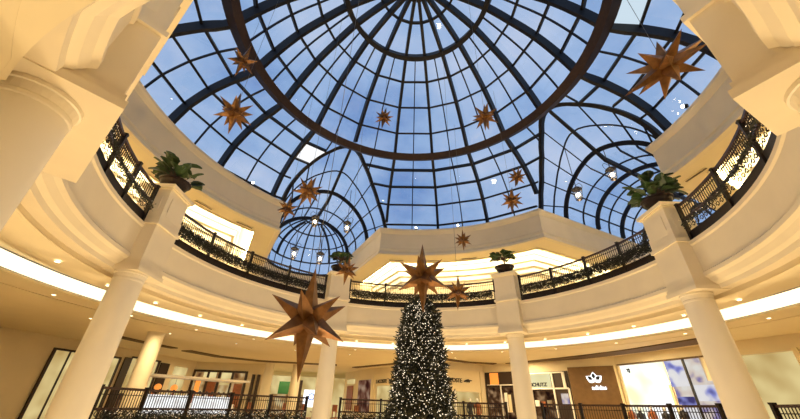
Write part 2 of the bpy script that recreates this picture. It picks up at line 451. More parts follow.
# ------------------------------------------------------------------ floors
RR = 7.8
COLS = [-91, -26, 37, 91, 152.7, -143.6]
floor3 = thing('floor_upper', 'curved upper balcony slab with cream fascia', 'floor', (0, 0, 4.3), kind='structure')
def setback(a):      # the balcony edge steps back between the two piers nearest the viewer
    a %= 360
    return .2*max(0., min(1., (a-157)/7, (212-a)/6))
def ringsweep(prof, step=2, back=0.):
    m = MB(); m.sweep([[P(a, r+back*setback(a), z) for a in range(0, 361, step)] for r, z in prof]); return m
ringsweep([(8.4, 4.3), (RR-.04, 4.3), (RR-.04, 4.2), (RR, 4.16), (RR+.02, 3.42), (RR-.02, 3.38), (RR-.02, 3.28), (RR+.05, 3.22), (RR+.12, 3.1), (RR+.2, 3.04), (RR+.22, 2.93), (RR+.5, 2.93), (RR+.5, 2.78)], back=1.).build('fascia', 'cream', floor3)
ringsweep([(8.38, 4.3), (20, 4.3)]).build('gallery_floor', 'floor', floor3)
ceil2 = thing('ceiling', 'cream ceiling of the middle gallery with a ring shaped light cove', 'ceiling', (0, 0, 2.75), kind='structure')
ringsweep([(RR+.45, 2.785), (9.2, 2.78), (9.26, 2.78), (9.26, 3.06), (10.2, 3.06)]).build('ceiling_inner', 'ceil', ceil2)
cl = ringsweep([(10.2, 3.03), (10.28, 2.70)]); cl.build('cove_light', 'cove2', ceil2)
ringsweep([(10.28, 2.68), (10.24, 2.66), (10.24, 2.61), (10.5, 2.61), (10.5, 2.66), (11.4, 2.66), (11.4, 2.72), (11.5, 2.72), (11.5, 2.66), (30, 2.66)]).build('ceiling_outer', 'ceil', ceil2)
floor2 = thing('floor', 'stone floor of the middle gallery', 'floor', (0, 0, -1.1), kind='structure')
ringsweep([(30, -1.1), (8.3, -1.1), (7.98, -1.1), (7.98, -.89), (RR-.1, -.89), (RR-.1, -1.2), (RR, -2.4), (8.2, -2.5), (30, -2.5)]).build('gallery_floor', 'floor', floor2)
g = MB(); g.sweep([[P(a, r, -6.5) for a in range(0, 361, 6)] for r in (0.001, 16)]); tag(g.build('floor_ground', 'floor'), 'pale stone ground floor under the tree', 'floor', kind='structure')
g = MB(); g.sweep([[P(a, 16, z) for a in range(0, 361, 6)] for z in (-6.5, -2.5)]); tag(g.build('wall_ground', 'cream'), 'cream wall round the ground floor', 'wall', kind='structure')
g = MB(); g.sweep([[P(a, 29.5, z) for a in range(0, 361, 6)] for z in (-1.1, 2.66)]); tag(g.build('wall_outer', 'cream'), 'far cream wall of the middle gallery', 'wall', kind='structure')

# ------------------------------------------------------------------ pedestals and columns
pw = {152.7: ('x', 'cream square pier at the top right corner, close to the viewer'), -143.6: ('x', 'cream square pier at the top left corner, close to the viewer'),
      -91: ('left', 'cream square pier carrying a potted plant on the left balcony edge'), -26: ('x', 'cream square pier with a plant, behind the small star left of the tree'),
      37: ('x', 'cream square pier with a plant, right of the tree'), 91: ('x', 'cream square pier carrying a leafy plant on the right balcony edge')}
for c in COLS:
    wide = c == -143.6; cc = -138.9 if wide else c
    p = P(cc, 7.80 if wide else 7.85, 2.92); W = 2.34 if wide else 1.0
    t = thing('pier', pw[c][1], 'pier', p, -R_(cc))
    m = MB(); m.box((0, 0, .92), (W, .86, 1.84)); m.build('shaft', 'cream', t, local=True)
    m = MB(); m.box((0, 0, .05), (W+.12, 1.0, .12)); m.box((0, 0, .16), (W+.06, .92, .10)); m.build('base_moulding', 'cream', t, local=True)
    m = MB(); m.box((0, 0, 1.42), (W+.1, .96, .10)); m.build('middle_moulding', 'cream', t, local=True)
    m = MB(); m.box((0, 0, 2.05), (W-.04, .82, 1.0))
    for q in (-1, 1):
        m.box((0, q*.42, 2.02), (W-.38, .03, .62)); m.box((q*(W/2-.01), 0, 2.02), (.03, .5, .62))
    m.build('upper_block', 'cream', t, local=True)
    m = MB(); m.box((0, 0, 2.57), (W+.06, .92, .06)); m.box((0, 0, 2.64), (W+.16, 1.02, .10)); m.build('cap', 'creamtrim', t, local=True)
clab = {152.7: 'round cream column close to the viewer on the right', -143.6: 'round cream column close to the viewer on the left', -91: 'thick round cream column nearest on the left', -26: 'round cream column left of the tree, under the pier with the small star', 37: 'round cream column right of the tree',
        91: 'thick round cream column nearest on the right'}
def column(x, y, z0, z1, r, label, group=None):
    t = thing('column', label, 'column', (x, y, z0), 0, group)
    h = z1-z0
    m = MB(); m.lathe([(0, 0), (r*1.28, 0), (r*1.28, .14), (r*1.2, .2), (r*1.05, .28)], n=28); m.build('base', 'column', t, local=True, smooth=False)
    m = MB(); m.lathe([(r*1.02, .24), (r*1.02, h*.4), (r*.93, h-.2)], n=32); m.build('shaft', 'column', t, local=True, smooth=True)
    m = MB(); m.lathe([(r*.93, h-.24), (r*.96, h-.22), (r*.96, h-.18), (r*.94, h-.16), (r*.99, h-.06), (r*1.04, h-.05), (r*1.04, h), (0, h)], n=28); m.build('capital', 'column', t, local=True)
    return t
for c in COLS:
    p = P(c if c != -91 else -92.3, 7.98 if c not in (-91, 91) else 7.75); column(p[0], p[1], -1.1, 2.905, .37, clab[c])
column(-11.5, 7.3, -1.1, 2.68, .36, 'round cream column in the left gallery in front of the framed shop window')
column(-8.0, 19.9, -1.1, 2.68, .36, 'distant slim cream column under the large star')
column(-9.95, 19.3, -1.1, 2.68, .36, 'distant short cream column left of the green shop sign')

# ------------------------------------------------------------------ railings
def leaf_quad(m, p, L, W, rnd=random):
    d = Vector((rnd.gauss(0, 1), rnd.gauss(0, 1), rnd.gauss(0, 1))).normalized(); s = d.cross(Vector((rnd.gauss(0, 1), rnd.gauss(0, 1), rnd.gauss(0, 1)))).normalized()
    p = Vector(p); m.add([p, p+d*L*.5+s*W*.5, p+d*L, p+d*L*.5-s*W*.5], [(0, 1, 2, 3)])
def railing(z0, a0, a1, label, nb, group, gl_label, dens=1500, lights=6, leafz=(.2, .70)):
    am = (a0+a1)/2; t = thing('railing', label, 'railing', P(am, RR+.02, z0), 0, group)
    r = RR+.04; st_ = 1.5
    m = MB(); q = arc(a0, a1, r, z0+1.12, st_); m.bar(q, [(0, 0, 1)]*len(q), .07, -.03, .03); m.build('top_rail', 'ironred', t)
    m = MB(); q = arc(a0, a1, r-.02, z0+.66, st_); m.bar(q, [(0, 0, 1)]*len(q), .06, -.03, .03); m.build('middle_rail', 'ironred', t)
    m = MB(); q = arc(a0, a1, r, z0+.98, st_); m.bar(q, [(0, 0, 1)]*len(q), .02, -.01, .01); m.build('thin_rail', 'iron', t)
    m = MB(); q = arc(a0, a1, r, z0, st_); m.bar(q, [(0, 0, 1)]*len(q), .05, .0, .27); m.build('bottom_rail', 'iron', t)
    for i in range(nb+1):
        a = a0+(a1-a0)*i/nb; a = min(max(a, a0+.25), a1-.25); p = P(a, r-.03, z0+.58)
        m = MB(); m.box(p, (.075, .09, 1.16), -R_(a)); m.box((p[0], p[1], z0+1.17), (.1, .11, .04), -R_(a)); m.build('post', 'iron', t)
    dl = (a1-a0)/nb
    for i in range(nb):
        b0 = a0+dl*i; m = MB(); n = int(R_(dl)*r/.085)
        for k in range(1, n):
            a = b0+dl*k/n; x, y, _ = P(a, r, 0); m.box((x, y, z0+.89), (.016, .016, .46), -R_(a))
        m.build('baluster_panel', 'iron', t)
        m = MB(); ncur = int(R_(dl)*r/.17)
        for k in range(ncur):
            ac = b0+dl*(k+.5)/ncur
            for sgn, zc_, rad in ((1, .55, .085), (-1, .39, .085)):
                pts = []
                for j in range(12):
                    ph = j*.62; rr = rad*(1-j/14)
                    aa = ac+math.degrees(sgn*rr*math.cos(ph)/r); pts.append(P(aa, r, z0+zc_+rr*math.sin(ph)))
                m.tube(pts, .013, 3)
        m.build('scroll_panel', 'iron', t)
    # garland
    g = thing('garland', gl_label, 'garland', P(am, RR-.06, z0+.3), 0, group.replace('railings', 'garlands'))
    L = R_(a1-a0)*r; m = MB()
    q = arc(a0+.9, a1-.9, r-.225, z0+.42, 2); m.tube([(x, y, z+.04*math.sin(i*1.7)) for i, (x, y, z) in enumerate(q)], .025, 5)
    for _ in range(int(L*dens)):
        a = random.uniform(a0+.9, a1-.9); z = z0+random.triangular(leafz[0], leafz[1], leafz[0]+.5*(leafz[1]-leafz[0]))
        leaf_quad(m, P(a, r-.225+random.uniform(-.03, .03), z), random.uniform(.05, .09), random.uniform(.02, .035))
    m.build('foliage', 'garl', g)
    m = MB()
    for _ in range(int(L*lights)):
        a = random.uniform(a0+.3, a1-.3); m.ball(P(a, r-.26+random.uniform(-.03, .03), z0+random.uniform(leafz[0], leafz[1])), .009)
    f = m.build('fairy_lights', 'fairyg', g); f['kind'] = 'stuff'
G3 = 'railings of the upper balcony'; G2 = 'railings of the middle gallery'
dw = 4.3
railing(4.3, -91+dw, -26-dw, 'black iron balcony railing between the left pier and the pier beside the tree', 4, G3, 'leafy garland on the upper balcony railing left of the tree')
railing(4.3, -26+dw, 37-dw, 'black iron balcony railing directly behind the tree top', 4, G3, 'leafy garland on the upper balcony railing behind the tree top')
railing(4.3, 37+dw, 91-dw, 'black iron balcony railing to the right of the tree, below the right vault', 4, G3, 'leafy garland on the upper balcony railing below the right vault')
railing(4.3, 91+dw, 152.7-dw, 'black iron balcony railing at the right edge, beyond the right pier', 4, G3, 'leafy garland on the upper balcony railing at the right edge', 160, 4, (.25, .58))
railing(4.3, -129.6, -91-dw, 'black iron balcony railing at the left edge, rising steeply', 4, G3, 'leafy garland on the upper balcony railing at the left edge', 160, 4, (.25, .58))
railing(-.89, -87.5, -31, 'black iron railing at the bottom left, in front of the white kiosk', 5, G2, 'leafy garland on the lowest railing at the bottom left', 900, 25, (.22, .66))
railing(-.89, -21, 32, 'black iron railing at the bottom, behind the tree', 4, G2, 'leafy garland on the lowest railing behind the tree', 900, 25, (.22, .66))
railing(-.89, 42, 86, 'black iron railing at the bottom right, in front of the lit shops', 4, G2, 'leafy garland on the lowest railing at the bottom right', 900, 25, (.22, .66))
railing(-.89, 96, 140, 'black iron railing beyond the right column', 5, G2, 'leafy garland beyond the right column', 200, 8, (.22, .66))

# ------------------------------------------------------------------ Christmas tree
t = thing('christmas_tree', 'tall slim dark christmas tree covered in small white lights', 'christmas tree', (.08, 0, -6.5))
def tr(z): return .36+.14*(2.4-z) if z < 2.15 else .39*math.sqrt(max(.02, (2.5-z)/.35))
m = MB(); m.lathe([(.16, 0), (.14, 1.2)], n=12); m.build('trunk', 'bark', t, local=True)
m = MB(); m.lathe([(.02, .5)]+[(tr(-6+i*.43)*.78, .5+i*.43) for i in range(20)]+[(.02, 9.05)], n=20); m.build('inner_cone', 'leafc', t, local=True)
m = MB(); L = MB()
for _ in range(20000):
    z = 2.55-8.5*random.random()**1.6 if random.random() < .8 else random.uniform(-.9, 2.5); a = random.uniform(0, 2*PI)
    bump_ = .055*math.sin(a*5+z*7)+.05*math.sin(a*9-z*13)
    r0 = max(.02, tr(z)+bump_)*random.uniform(.84, 1.04)
    p = Vector((r0*math.cos(a), r0*math.sin(a), z+6.5))
    d = Vector((math.cos(a), math.sin(a), random.uniform(-.5, .7))).normalized(); d = (d+Vector([random.gauss(0, .5) for _ in range(3)])).normalized()
    s = d.cross(Vector([random.gauss(0, 1) for _ in range(3)])).normalized(); l = random.uniform(.07, .15); w_ = .022
    m.add([p-s*w_, p+s*w_, p+d*l+s*.006, p+d*l-s*.006], [(0, 1, 2, 3)])
    if random.random() < .30:
        q = p+Vector((math.cos(a), math.sin(a), 0))*.03
        L.ball(q, random.choice((.008, .011, .014)))
f = m.build('foliage', 'leafc', t, local=True)
f = L.build('fairy_lights', 'fairy', t, local=True); f['kind'] = 'stuff'; f['label'] = 'small warm white lights'

# ------------------------------------------------------------------ stars
PHI = (1+5**.5)/2
def star_mesh(m, r, long=1.28):
    """fourteen faceted four sided spikes: one up, one down, two staggered rings of six"""
    dirs = [(Vector((0, 0, 1)), long), (Vector((0, 0, -1)), long)]
    e = R_(27)
    for k in range(6):
        for sgn, off in ((1, 0), (-1, 30)):
            a = R_(60*k+off); dirs.append((Vector((math.cos(e)*math.cos(a), math.cos(e)*math.sin(a), sgn*math.sin(e))), 1.))
    for n, L_ in dirs:
        up = Vector((0, 0, 1)) if abs(n.z) < .9 else Vector((1, 0, 0))
        u = n.cross(up).normalized(); w_ = n.cross(u)
        bs = [n*.17*r+(u*math.cos(q)+w_*math.sin(q))*(.235*r) for q in (0, PI/2, PI, 1.5*PI)]
        m.add(bs+[n*L_*r], [(0, 1, 4), (1, 2, 4), (2, 3, 4), (3, 0, 4)])
    m.ball((0, 0, 0), .27*r, 1)
s0 = thing('hanging_star', 'tmp', 'star', (0, 0, 0))
m = MB(); star_mesh(m, 1.); m.build('star_body', 'gold', s0, local=True)
stars = [ # x, y, z, radius, tilt x, tilt y, spin, label
 (-7.22, -.19, 12.15, .60, .5, .3, .3, 'small golden star at the upper left, crossing the main dome ring'),
 (-5.31, -2.3, 7.02, .56, .15, -.1, .9, 'golden star on the left, just below the uppermost left one'),
 (-1.56, 4.5, 14.01, .58, .2, .1, .2, 'small golden star high above the tree, left of the dome centre line'),
 (2.63, .11, 9.77, .56, .05, .05, .5, 'golden star high above and right of the tree, in the middle of the dome glass'),
 (4.31, -5.24, 5.65, .58, .25, .95, 0, 'large golden star with long tilted spike at the upper right'),
 (6.05, 6.0, 11.34, .58, .2, .2, .7, 'upper of the two small stars stacked beside the right vault opening'),
 (4.82, 4.23, 8.64, .58, .1, .1, .1, 'lower of the two small stars stacked beside the right vault opening'),
 (-3.91, 1.1, 6.7, .58, .12, .25, .8, 'golden star in front of the left vault, larger of the pair there'),
 (-5.6, 4.0, 7.6, .50, .25, .1, .2, 'small golden star at the end of the left cornice, left of the left vault'),
 (2.82, 6.46, 7.52, .50, 0, 0, .6, 'small golden star against the cream cornice right above the tree'),
 (-2.76, 5.03, 5.17, .56, .05, .1, .3, 'small golden star in front of the pier left of the tree top'),
 (0.02, -1.51, 2.68, .67, .0, 0, .27, 'golden star right on top of the christmas tree'),
 (1.68, 2.83, 3.67, .53, .05, .05, .9, 'golden star just right of the tree top, before the balcony railing'),
 (-2.04, -3.52, 1.18, .71, .0, .0, .5, 'largest golden star, low on the left in front of the middle gallery'),
]
M['gold'].node_tree.nodes['Noise Texture'].inputs['Scale'].default_value = 5
for i, (x, y, z, r, tx, ty, sp, lab) in enumerate(stars):
    o = s0 if i == 0 else copy_tree(s0)
    o.location = (x, y, z+E); o['label'] = lab; o['group'] = 'golden stars hanging in the atrium'; o['category'] = 'star'
    body = o.children[0]; body.rotation_euler = (tx, ty, sp); body.scale = (r, r, r*(1.4 if i == 4 else 1.))
for i, (x, y, z, r, tx, ty, sp, lab) in enumerate(stars):
    o = [q for q in col.objects if q.get('label') == lab][0]
    if lab.startswith('golden star right on top'):
        continue
    rr = math.hypot(x, y)
    top = ZC+math.sqrt(max(1., 9.7**2-rr*rr)) 
    m = MB(); m.tube([(0, 0, r*.9), (0, 0, top-z)], .006, 4); m.build('hanging_wire', 'wire', o, local=True)

# ------------------------------------------------------------------ potted plants on the piers
def plant(c, label, seed, spread, up, n, tree):
    rnd = random.Random(seed); p = P(c, 7.8, 5.61)
    t = thing('potted_plant', label, 'plant', p, -R_(c), 'potted plants on the balcony piers')
    m = MB(); m.lathe([(0, 0), (.16, 0), (.2, .03), (.15, .09), (.28, .14), (.38, .26), (.41, .36), (.46, .38), (.46, .42), (.39, .42), (.36, .36), (0, .36)], n=28); m.build('bowl', 'bowl', t, local=True, smooth=False)
    m = MB(); m.lathe([(0.001, .39), (.37, .38)], n=20); m.build('soil', 'soil', t, local=True)
    st_m = MB(); lf = MB()
    base_h = .42
    if tree: st_m.tube([(0, 0, .36), (.03, .02, .6), (0, 0, .82)], .045, 8, .035); base_h = .8
    for i in range(n):
        a = rnd.uniform(0, 2*PI); rad = spread*math.sqrt(rnd.random()); h = base_h+up*rnd.uniform(.1, 1)*(1-.35*(rad/spread)**2)
        q = Vector((rad*math.cos(a), rad*math.sin(a)*.85, h))
        st_m.tube([(0, 0, base_h-.06), (q.x*.5, q.y*.5, base_h+(h-base_h)*.6), tuple(q)], .012, 4, .007)
        d = Vector((math.cos(a)+rnd.gauss(0, .4), math.sin(a)+rnd.gauss(0, .4), rnd.uniform(-.35, .7))).normalized()
        nrm = Vector((rnd.gauss(0, .45), rnd.gauss(0, .45), 1)).normalized(); s = d.cross(nrm).normalized(); nrm = s.cross(d)
        l = rnd.uniform(.34, .52) if not tree else rnd.uniform(.24, .36); w_ = l*.38 if not tree else l*.42
        vs = []; prof = [(0, 0), (.15, .55), (.4, 1), (.7, .85), (.9, .4), (1, 0)]
        for f_, k in prof: vs += [q+d*l*f_-s*w_*k+nrm*(.12*l*k), q+d*l*f_-nrm*(.10*l*f_*f_), q+d*l*f_+s*w_*k+nrm*(.12*l*k)]
        fs = []
        for j in range(len(prof)-1):
            b = j*3; fs += [(b, b+1, b+4, b+3), (b+1, b+2, b+5, b+4)]
        lf.add(vs, fs)
    st_m.build('stem', 'bark', t, local=True); lf.build('leaves', 'leafs', t, local=True)
plant(-91, 'broad leaved potted plant on the left pier', 3, .5, .7, 34, False)
plant(91, 'bushy broad leaved potted plant on the right pier', 5, .5, .75, 46, False)
plant(-26, 'small potted tree on the pier left of the christmas tree', 8, .42, .35, 60, True)
plant(37, 'small potted tree on the pier right of the christmas tree', 9, .42, .35, 60, True)

# ------------------------------------------------------------------ lanterns in the vaults
def lantern_parts(t, drop):
    m = MB(); m.tube([(0, 0, .35), (0, 0, drop)], .014, 5); m.build('hanging_rod', 'iron', t, local=True)
    m = MB(); m.lathe([(.02, .36), (.05, .33), (.19, .22), (.2, .2)], n=8); m.lathe([(.01, -.32), (.1, -.27), (.11, -.25), (0.01, -.25)], n=8)
    for k in range(8):
        a = 2*PI*k/8; m.tube([(.19*math.cos(a), .19*math.sin(a), .2), (.11*math.cos(a), .11*math.sin(a), -.26)], .009, 4)
    for s_ in (-1, 1):
        m.tube([(s_*.03, 0, .42), (s_*.16, 0, .52), (s_*.26, 0, .42), (s_*.24, 0, .30), (s_*.19, 0, .24)], .011, 4)
    m.build('cage', 'iron', t, local=True)
    m = MB(); m.lathe([(.18, .2), (.105, -.25)], n=8); m.build('glass_shade', 'lglass', t, local=True)
    m = MB(); m.ball((0, 0, -.03), .075, 1); m.build('bulb', 'bulb', t, local=True)
ll = [((-6.0, 10.31, 10.38), 'lit hanging lantern in the left vault, brightest one near the middle'), ((-3.89, 10.45, 10.1), 'lit hanging lantern in the left vault, rightmost'),
      ((-7.3, 11.41, 8.54), 'lit hanging lantern in the left vault, leftmost and lowest pair'), ((-5.59, 11.53, 8.3), 'lit hanging lantern low in the left vault, just above the pier plant'),
      ((10.83, 5.07, 11.08), 'lit hanging lantern in the right vault, upper one'), ((9.04, 5.67, 10.11), 'lit hanging lantern in the right vault, lower one further left')]
for i, (p, lab) in enumerate(ll):
    A = AX[0] if i < 4 else AX[1]; s_, t_ = st(p, A)
    o = thing('lantern', lab, 'lantern', p, 0, 'lanterns hanging in the vaults'); lantern_parts(o, (vz(s_, t_)-p[2])/1.4); o.scale = (1.4, 1.4, 1.4)
    l = bpy.data.lights.new('lantern_light', 'POINT'); l.energy = 25; l.color = (1, .75, .45); l.shadow_soft_size = .08
    lo = bpy.data.objects.new('lantern_light', l); col.objects.link(lo); lo.location = (p[0], p[1], p[2]+E-.55)

# spotlights on top of the cornice
sp = [((.62, 9.98, 9.95), 'small spotlight on the cornice above the tree'), ((3.24, 9.48, 9.95), 'small spotlight on the cornice right of the tree top'),
      ((-8.3, 5.5, 9.95), 'small spotlight on the left cornice beside the small star'), ((9.95, -.6, 9.95), 'small spotlight on the right cornice')]
for p, lab in sp:
    o = thing('spotlight', lab, 'spotlight', p, math.atan2(-p[0], -p[1])*-1, 'cornice spotlights')
    m = MB(); m.tube([(0, -.12, .06), (0, .04, .02)], .07, 12, .08); m.box((0, -.08, -.01), (.1, .1, .06)); m.build('housing', 'steel', o, local=True)
    m = MB(); m.ball((0, .045, .015), .062, 1); m.build('lens', 'spot', o, local=True)

# ------------------------------------------------------------------ shops behind the middle gallery
PT = {'A': (2.43, 14.1), 'B': (5.57, 15.9), 'C': (9.5, 11.9), 'D': (11.39, 10.27), 'E': (12.84, 6.15), 'F': (13.9, 3.0), 'Z': (15.5, -3.), 'G': (-3.3, 22.7), 'H': (-4.9, 25.7),
      'I': (-10.6, 20.3), 'J': (-15.8, 19.8), 'K': (-16.9, 13.4), 'L': (-18.5, 6), 'Y': (-18.5, -4)}
class Front:
    def __init__(s, a, b, name, label, cat='shop front'):
        s.a = Vector(PT[a]); s.b = Vector(PT[b]); s.u = (s.b-s.a).normalized(); s.n = Vector((s.u.y, -s.u.x)); s.L = (s.b-s.a).length
        s.t = thing(name, label, cat, (s.a.x, s.a.y, -1.1)) if name else None
    def pt(s, u, n, z): q = s.a+s.u*u+s.n*n; return (q.x, q.y, z)
    def box(s, m, u0, u1, z0, z1, n0, n1):
        c = s.pt((u0+u1)/2, (n0+n1)/2, (z0+z1)/2); m.box(c, (u1-u0, n1-n0, z1-z0), math.atan2(s.u.y, s.u.x))
    def part(s, name, material, rects, parent=None, label=None):
        for r in rects:
            m = MB(); s.box(m, *r); o = m.build(name, material, parent or s.t)
            if label: o['label'] = label
        return o
    def mat4(s, u, z, n, par, slant=0.):
        base = par; loc = Vector((0, 0, 0))
        while base is not None: loc += base.location; base = base.parent
        p = s.pt(u, n, z+E); nn = Vector((s.n.x, s.n.y, 0)); uu = Vector((s.u.x, s.u.y, 0))
        mt = Matrix(((uu.x, 0, nn.x, p[0]-loc.x), (uu.y, 0, nn.y, p[1]-loc.y), (0, 1, 0, p[2]-loc.z), (0, 0, 0, 1)))
        return mt
def wall_seg(a, b, nm):
    f = Front(a, b, None, None); m = MB(); f.box(m, 0, f.L, -1.1, 2.66, -.25, 0); return tag(m.build(nm, 'cream'), 'cream wall behind the shop fronts', 'wall', kind='structure')
for i, (a, b) in enumerate((('A', 'B'), ('B', 'C'), ('C', 'D'), ('D', 'E'), ('E', 'F'), ('F', 'Z'), ('G', 'A'), ('I', 'H'), ('J', 'I'), ('K', 'J'), ('L', 'K'), ('Y', 'L'))):
    pass
wn = 0
for a, b in (('A', 'B'), ('B', 'C'), ('C', 'D'), ('D', 'E'), ('E', 'F'), ('F', 'Z'), ('G', 'A'), ('J', 'I'), ('K', 'J'), ('L', 'K'), ('Y', 'L')):
    wn += 1; wall_seg(a, b, 'wall_shops_%d' % wn)

def rag(f, m, n, u0, u1, z0, z1, nn=.1):
    pass
# cream boutique with crocodile sign, right of the tree
f = Front('A', 'B', 'shop_front', 'cream boutique front with dark lettering and crocodile mark, right of the tree')
f.part('fascia_panel', 'creamtrim', [(0, f.L-.05, .95, 2.2, 0, .06)]); f.part('display_window', 'lbyel', [(.35, 3.1, -1.0, .95, 0, .04)])
f.part('pilaster', 'cream', [(f.L-.38, f.L-.02, -1.1, 2.2, 0, .12)]); f.part('pilaster', 'cream', [(0, .3, -1.1, 2.2, 0, .12)])
f.part('window_frame', 'white', [(.3, .42, -1.1, 1.0, .02, .1), (1.0, 1.12, -1.1, 1.0, .02, .1), (.3, 1.12, .93, 1.0, .02, .1)])
text_mesh('LACOSTE', 'sign_lettering', .34, 'black', f.t, f.mat4(.95, 1.56, .09, f.t))
def croc(f, u, z, k, par):
    pts = [(-.5, .02), (-.2, .14), (.05, .2), (.25, .12), (.55, .12), (.55, .04), (.3, .02), (.2, -.12), (.05, -.06), (-.15, -.12), (-.2, -.02), (-.42, -.1), (-.5, -.02)]
    m = MB(); fr = [f.pt(u+x*k, .11, z+y*k) for x, y in pts]; bk = [f.pt(u+x*k, .07, z+y*k) for x, y in pts]; n = len(pts)
    m.add(fr+bk, [tuple(range(n)), tuple(range(2*n-1, n-1, -1))]+[(i, (i+1) % n, n+(i+1) % n, n+i) for i in range(n)]); m.build('crocodile_mark', 'black', par)
croc(f, 2.15, 1.56, .62, f.t)
# clothes rail inside the boutique window
def mannequin(x, y, z0, h, label, material, group=None, rz=0):
    t = thing('mannequin', label, 'mannequin', (x, y, z0), rz, group); k = h/1.75
    m = MB(); m.lathe([(.0, 0), (.16, 0), (.16, .03), (.02, .05), (.02, .1)], n=12); m.build('stand', 'black', t, local=True)
    m = MB()
    for s_ in (-1, 1): m.tube([(s_*.08*k, 0, .06*k), (s_*.085*k, 0, .45*k), (s_*.09*k, 0, .88*k)], .05*k, 7, .085*k)
    m.build('legs', 'cloth', t, local=True)
    m = MB(); m.lathe([(.13*k, .85*k), (.15*k, .95*k), (.12*k, 1.1*k), (.17*k, 1.32*k), (.16*k, 1.42*k), (.06*k, 1.48*k), (.05*k, 1.54*k)], n=12)
    for s_ in (-1, 1): m.tube([(s_*.17*k, 0, 1.42*k), (s_*.22*k, .02, 1.15*k), (s_*.2*k, -.05, .9*k)], .045*k, 6, .03*k)
    m.build('torso', material, t, local=True)
    m = MB(); m.lathe([(.01, 1.52*k), (.07*k, 1.58*k), (.085*k, 1.66*k), (.06*k, 1.74*k), (.01, 1.76*k)], n=12); m.build('head', 'white', t, local=True)
    return t
q = f.pt(1.9, .45, 0); mannequin(q[0], q[1], -1.1, 1.7, 'mannequin in the cream boutique window, left of its pair', 'cloth')
q = f.pt(2.5, .45, 0); mannequin(q[0], q[1], -1.1, 1.7, 'mannequin in the cream boutique window, beside the dark shop', 'redbrown')
# dark fashion shop and shoe shop
f = Front('B', 'C', 'shop_front', 'dark fronted shops with a pale green lettered panel, behind the right column')
f.part('front_panel', 'darkshop', [(.16, 2.9, -1.1, 2.15, 0, .05), (2.9, f.L-.02, -1.1, 2.05, 0, .05)])
o = f.part('interior_view', 'lbdark', [(.3, 2.75, -1.1, 1.25, .05, .08)])
o = f.part('display_panel', 'orange', [(.55, 1.15, 1.42, 2.1, .05, .1)], label='orange lit display panel')
f.part('window_frame', 'white', [(1.25, 1.31, -1.1, 1.42, .06, .14), (1.25, 2.6, 1.36, 1.42, .06, .14), (.3, 1.3, 1.38, 1.42, .06, .12)])
for k in range(5):
    f.part('garment', ['white', 'cream', 'darkshop', 'lbpink', 'redbrown'][k], [(1.5+k*.24, 1.68+k*.24, -.1, .95-.1*(k % 2), .1, .16)])
f.part('sign_panel', 'lbgreen', [(2.85, 4.55, 1.2, 1.95, .05, .1)], label='pale green lit sign panel')
f.part('sign_frame', 'white', [(2.85, 5.5, 1.12, 1.2, .05, .14), (2.85, 5.3, 1.95, 2.02, .05, .14), (4.62, 4.7, -1.1, 2., .05, .14), (5.25, 5.4, 1.15, 2., .05, .14), (5.45, 5.55, -.9, 1.15, .05, .12)])
text_mesh('SCHUTZ', 'sign_lettering', .26, 'black', f.t, f.mat4(3.80, 1.36, .12, f.t), bold=.012)
f.part('interior_view', 'lbdark', [(2.9, 4.55, -1.1, 1.05, .05, .08)]); f.part('shop_window', 'lbpink', [(5.0, 5.4, .35, .9, .06, .1)])
for k in range(4): f.part('handbag_display', ['lbpink', 'white', 'redbrown', 'lbwarm'][k], [(3.1+k*.36, 3.35+k*.36, .25, .5+.06*(k % 2), .1, .2)])
# brown wall with lit trefoil sign
f = Front('C', 'D', 'shop_front', 'plain brown shop wall with a glowing white trefoil logo and lettering')
f.part('wall_panel', 'wood', [(.02, f.L-.12, -1.1, 2.22, 0, .08)]); f.part('corner_trim', 'creamtrim', [(f.L-.12, f.L-.01, -1.1, 2.22, 0, .12)])
def leafp(m, f, cu, cz, ang, L_, W_, n0, n1, cuts=()):
    n = 14; pts = []
    for i in range(n+1): x = i/n; pts.append((x, math.sin(PI*x**.8)))
    pts = [(x*L_, w*W_) for x, w in pts]+[(x*L_, -w*W_) for x, w in pts[::-1][1:-1]]
    ca, sa = math.cos(ang), math.sin(ang)
    P2 = [(cu+x*ca-y*sa, cz+x*sa+y*ca) for x, y in pts]; k = len(P2)
    m.add([f.pt(u, n1, z) for u, z in P2]+[f.pt(u, n0, z) for u, z in P2], [tuple(range(k)), tuple(range(2*k-1, k-1, -1))]+[(i, (i+1) % k, k+(i+1) % k, k+i) for i in range(k)])
m = MB()
for ang in (PI/2, PI/2+.95, PI/2-.95): leafp(m, f, 1.3, 1.46, ang, .48, .17, .09, .12)
f2 = m.build('trefoil_logo', 'signlit', f.t); f2['label'] = 'glowing white trefoil logo'
m = MB()
for ang in (PI/2, PI/2+.95, PI/2-.95): leafp(m, f, 1.3+math.cos(ang)*.12, 1.5+math.sin(ang)*.12, ang, .27, .085, .12, .13)
m.build('leaf_mark', 'black', f2)
m = MB()
for k in range(2): f.box(m, .98, 1.62, 1.50+k*.055, 1.52+k*.055, .12, .135)
m.build('stripe_mark', 'wood', f2)
text_mesh('adidas', 'sign_lettering', .29, 'signlit', f.t, f.mat4(1.45, 1.17, .12, f.t), bold=.004)
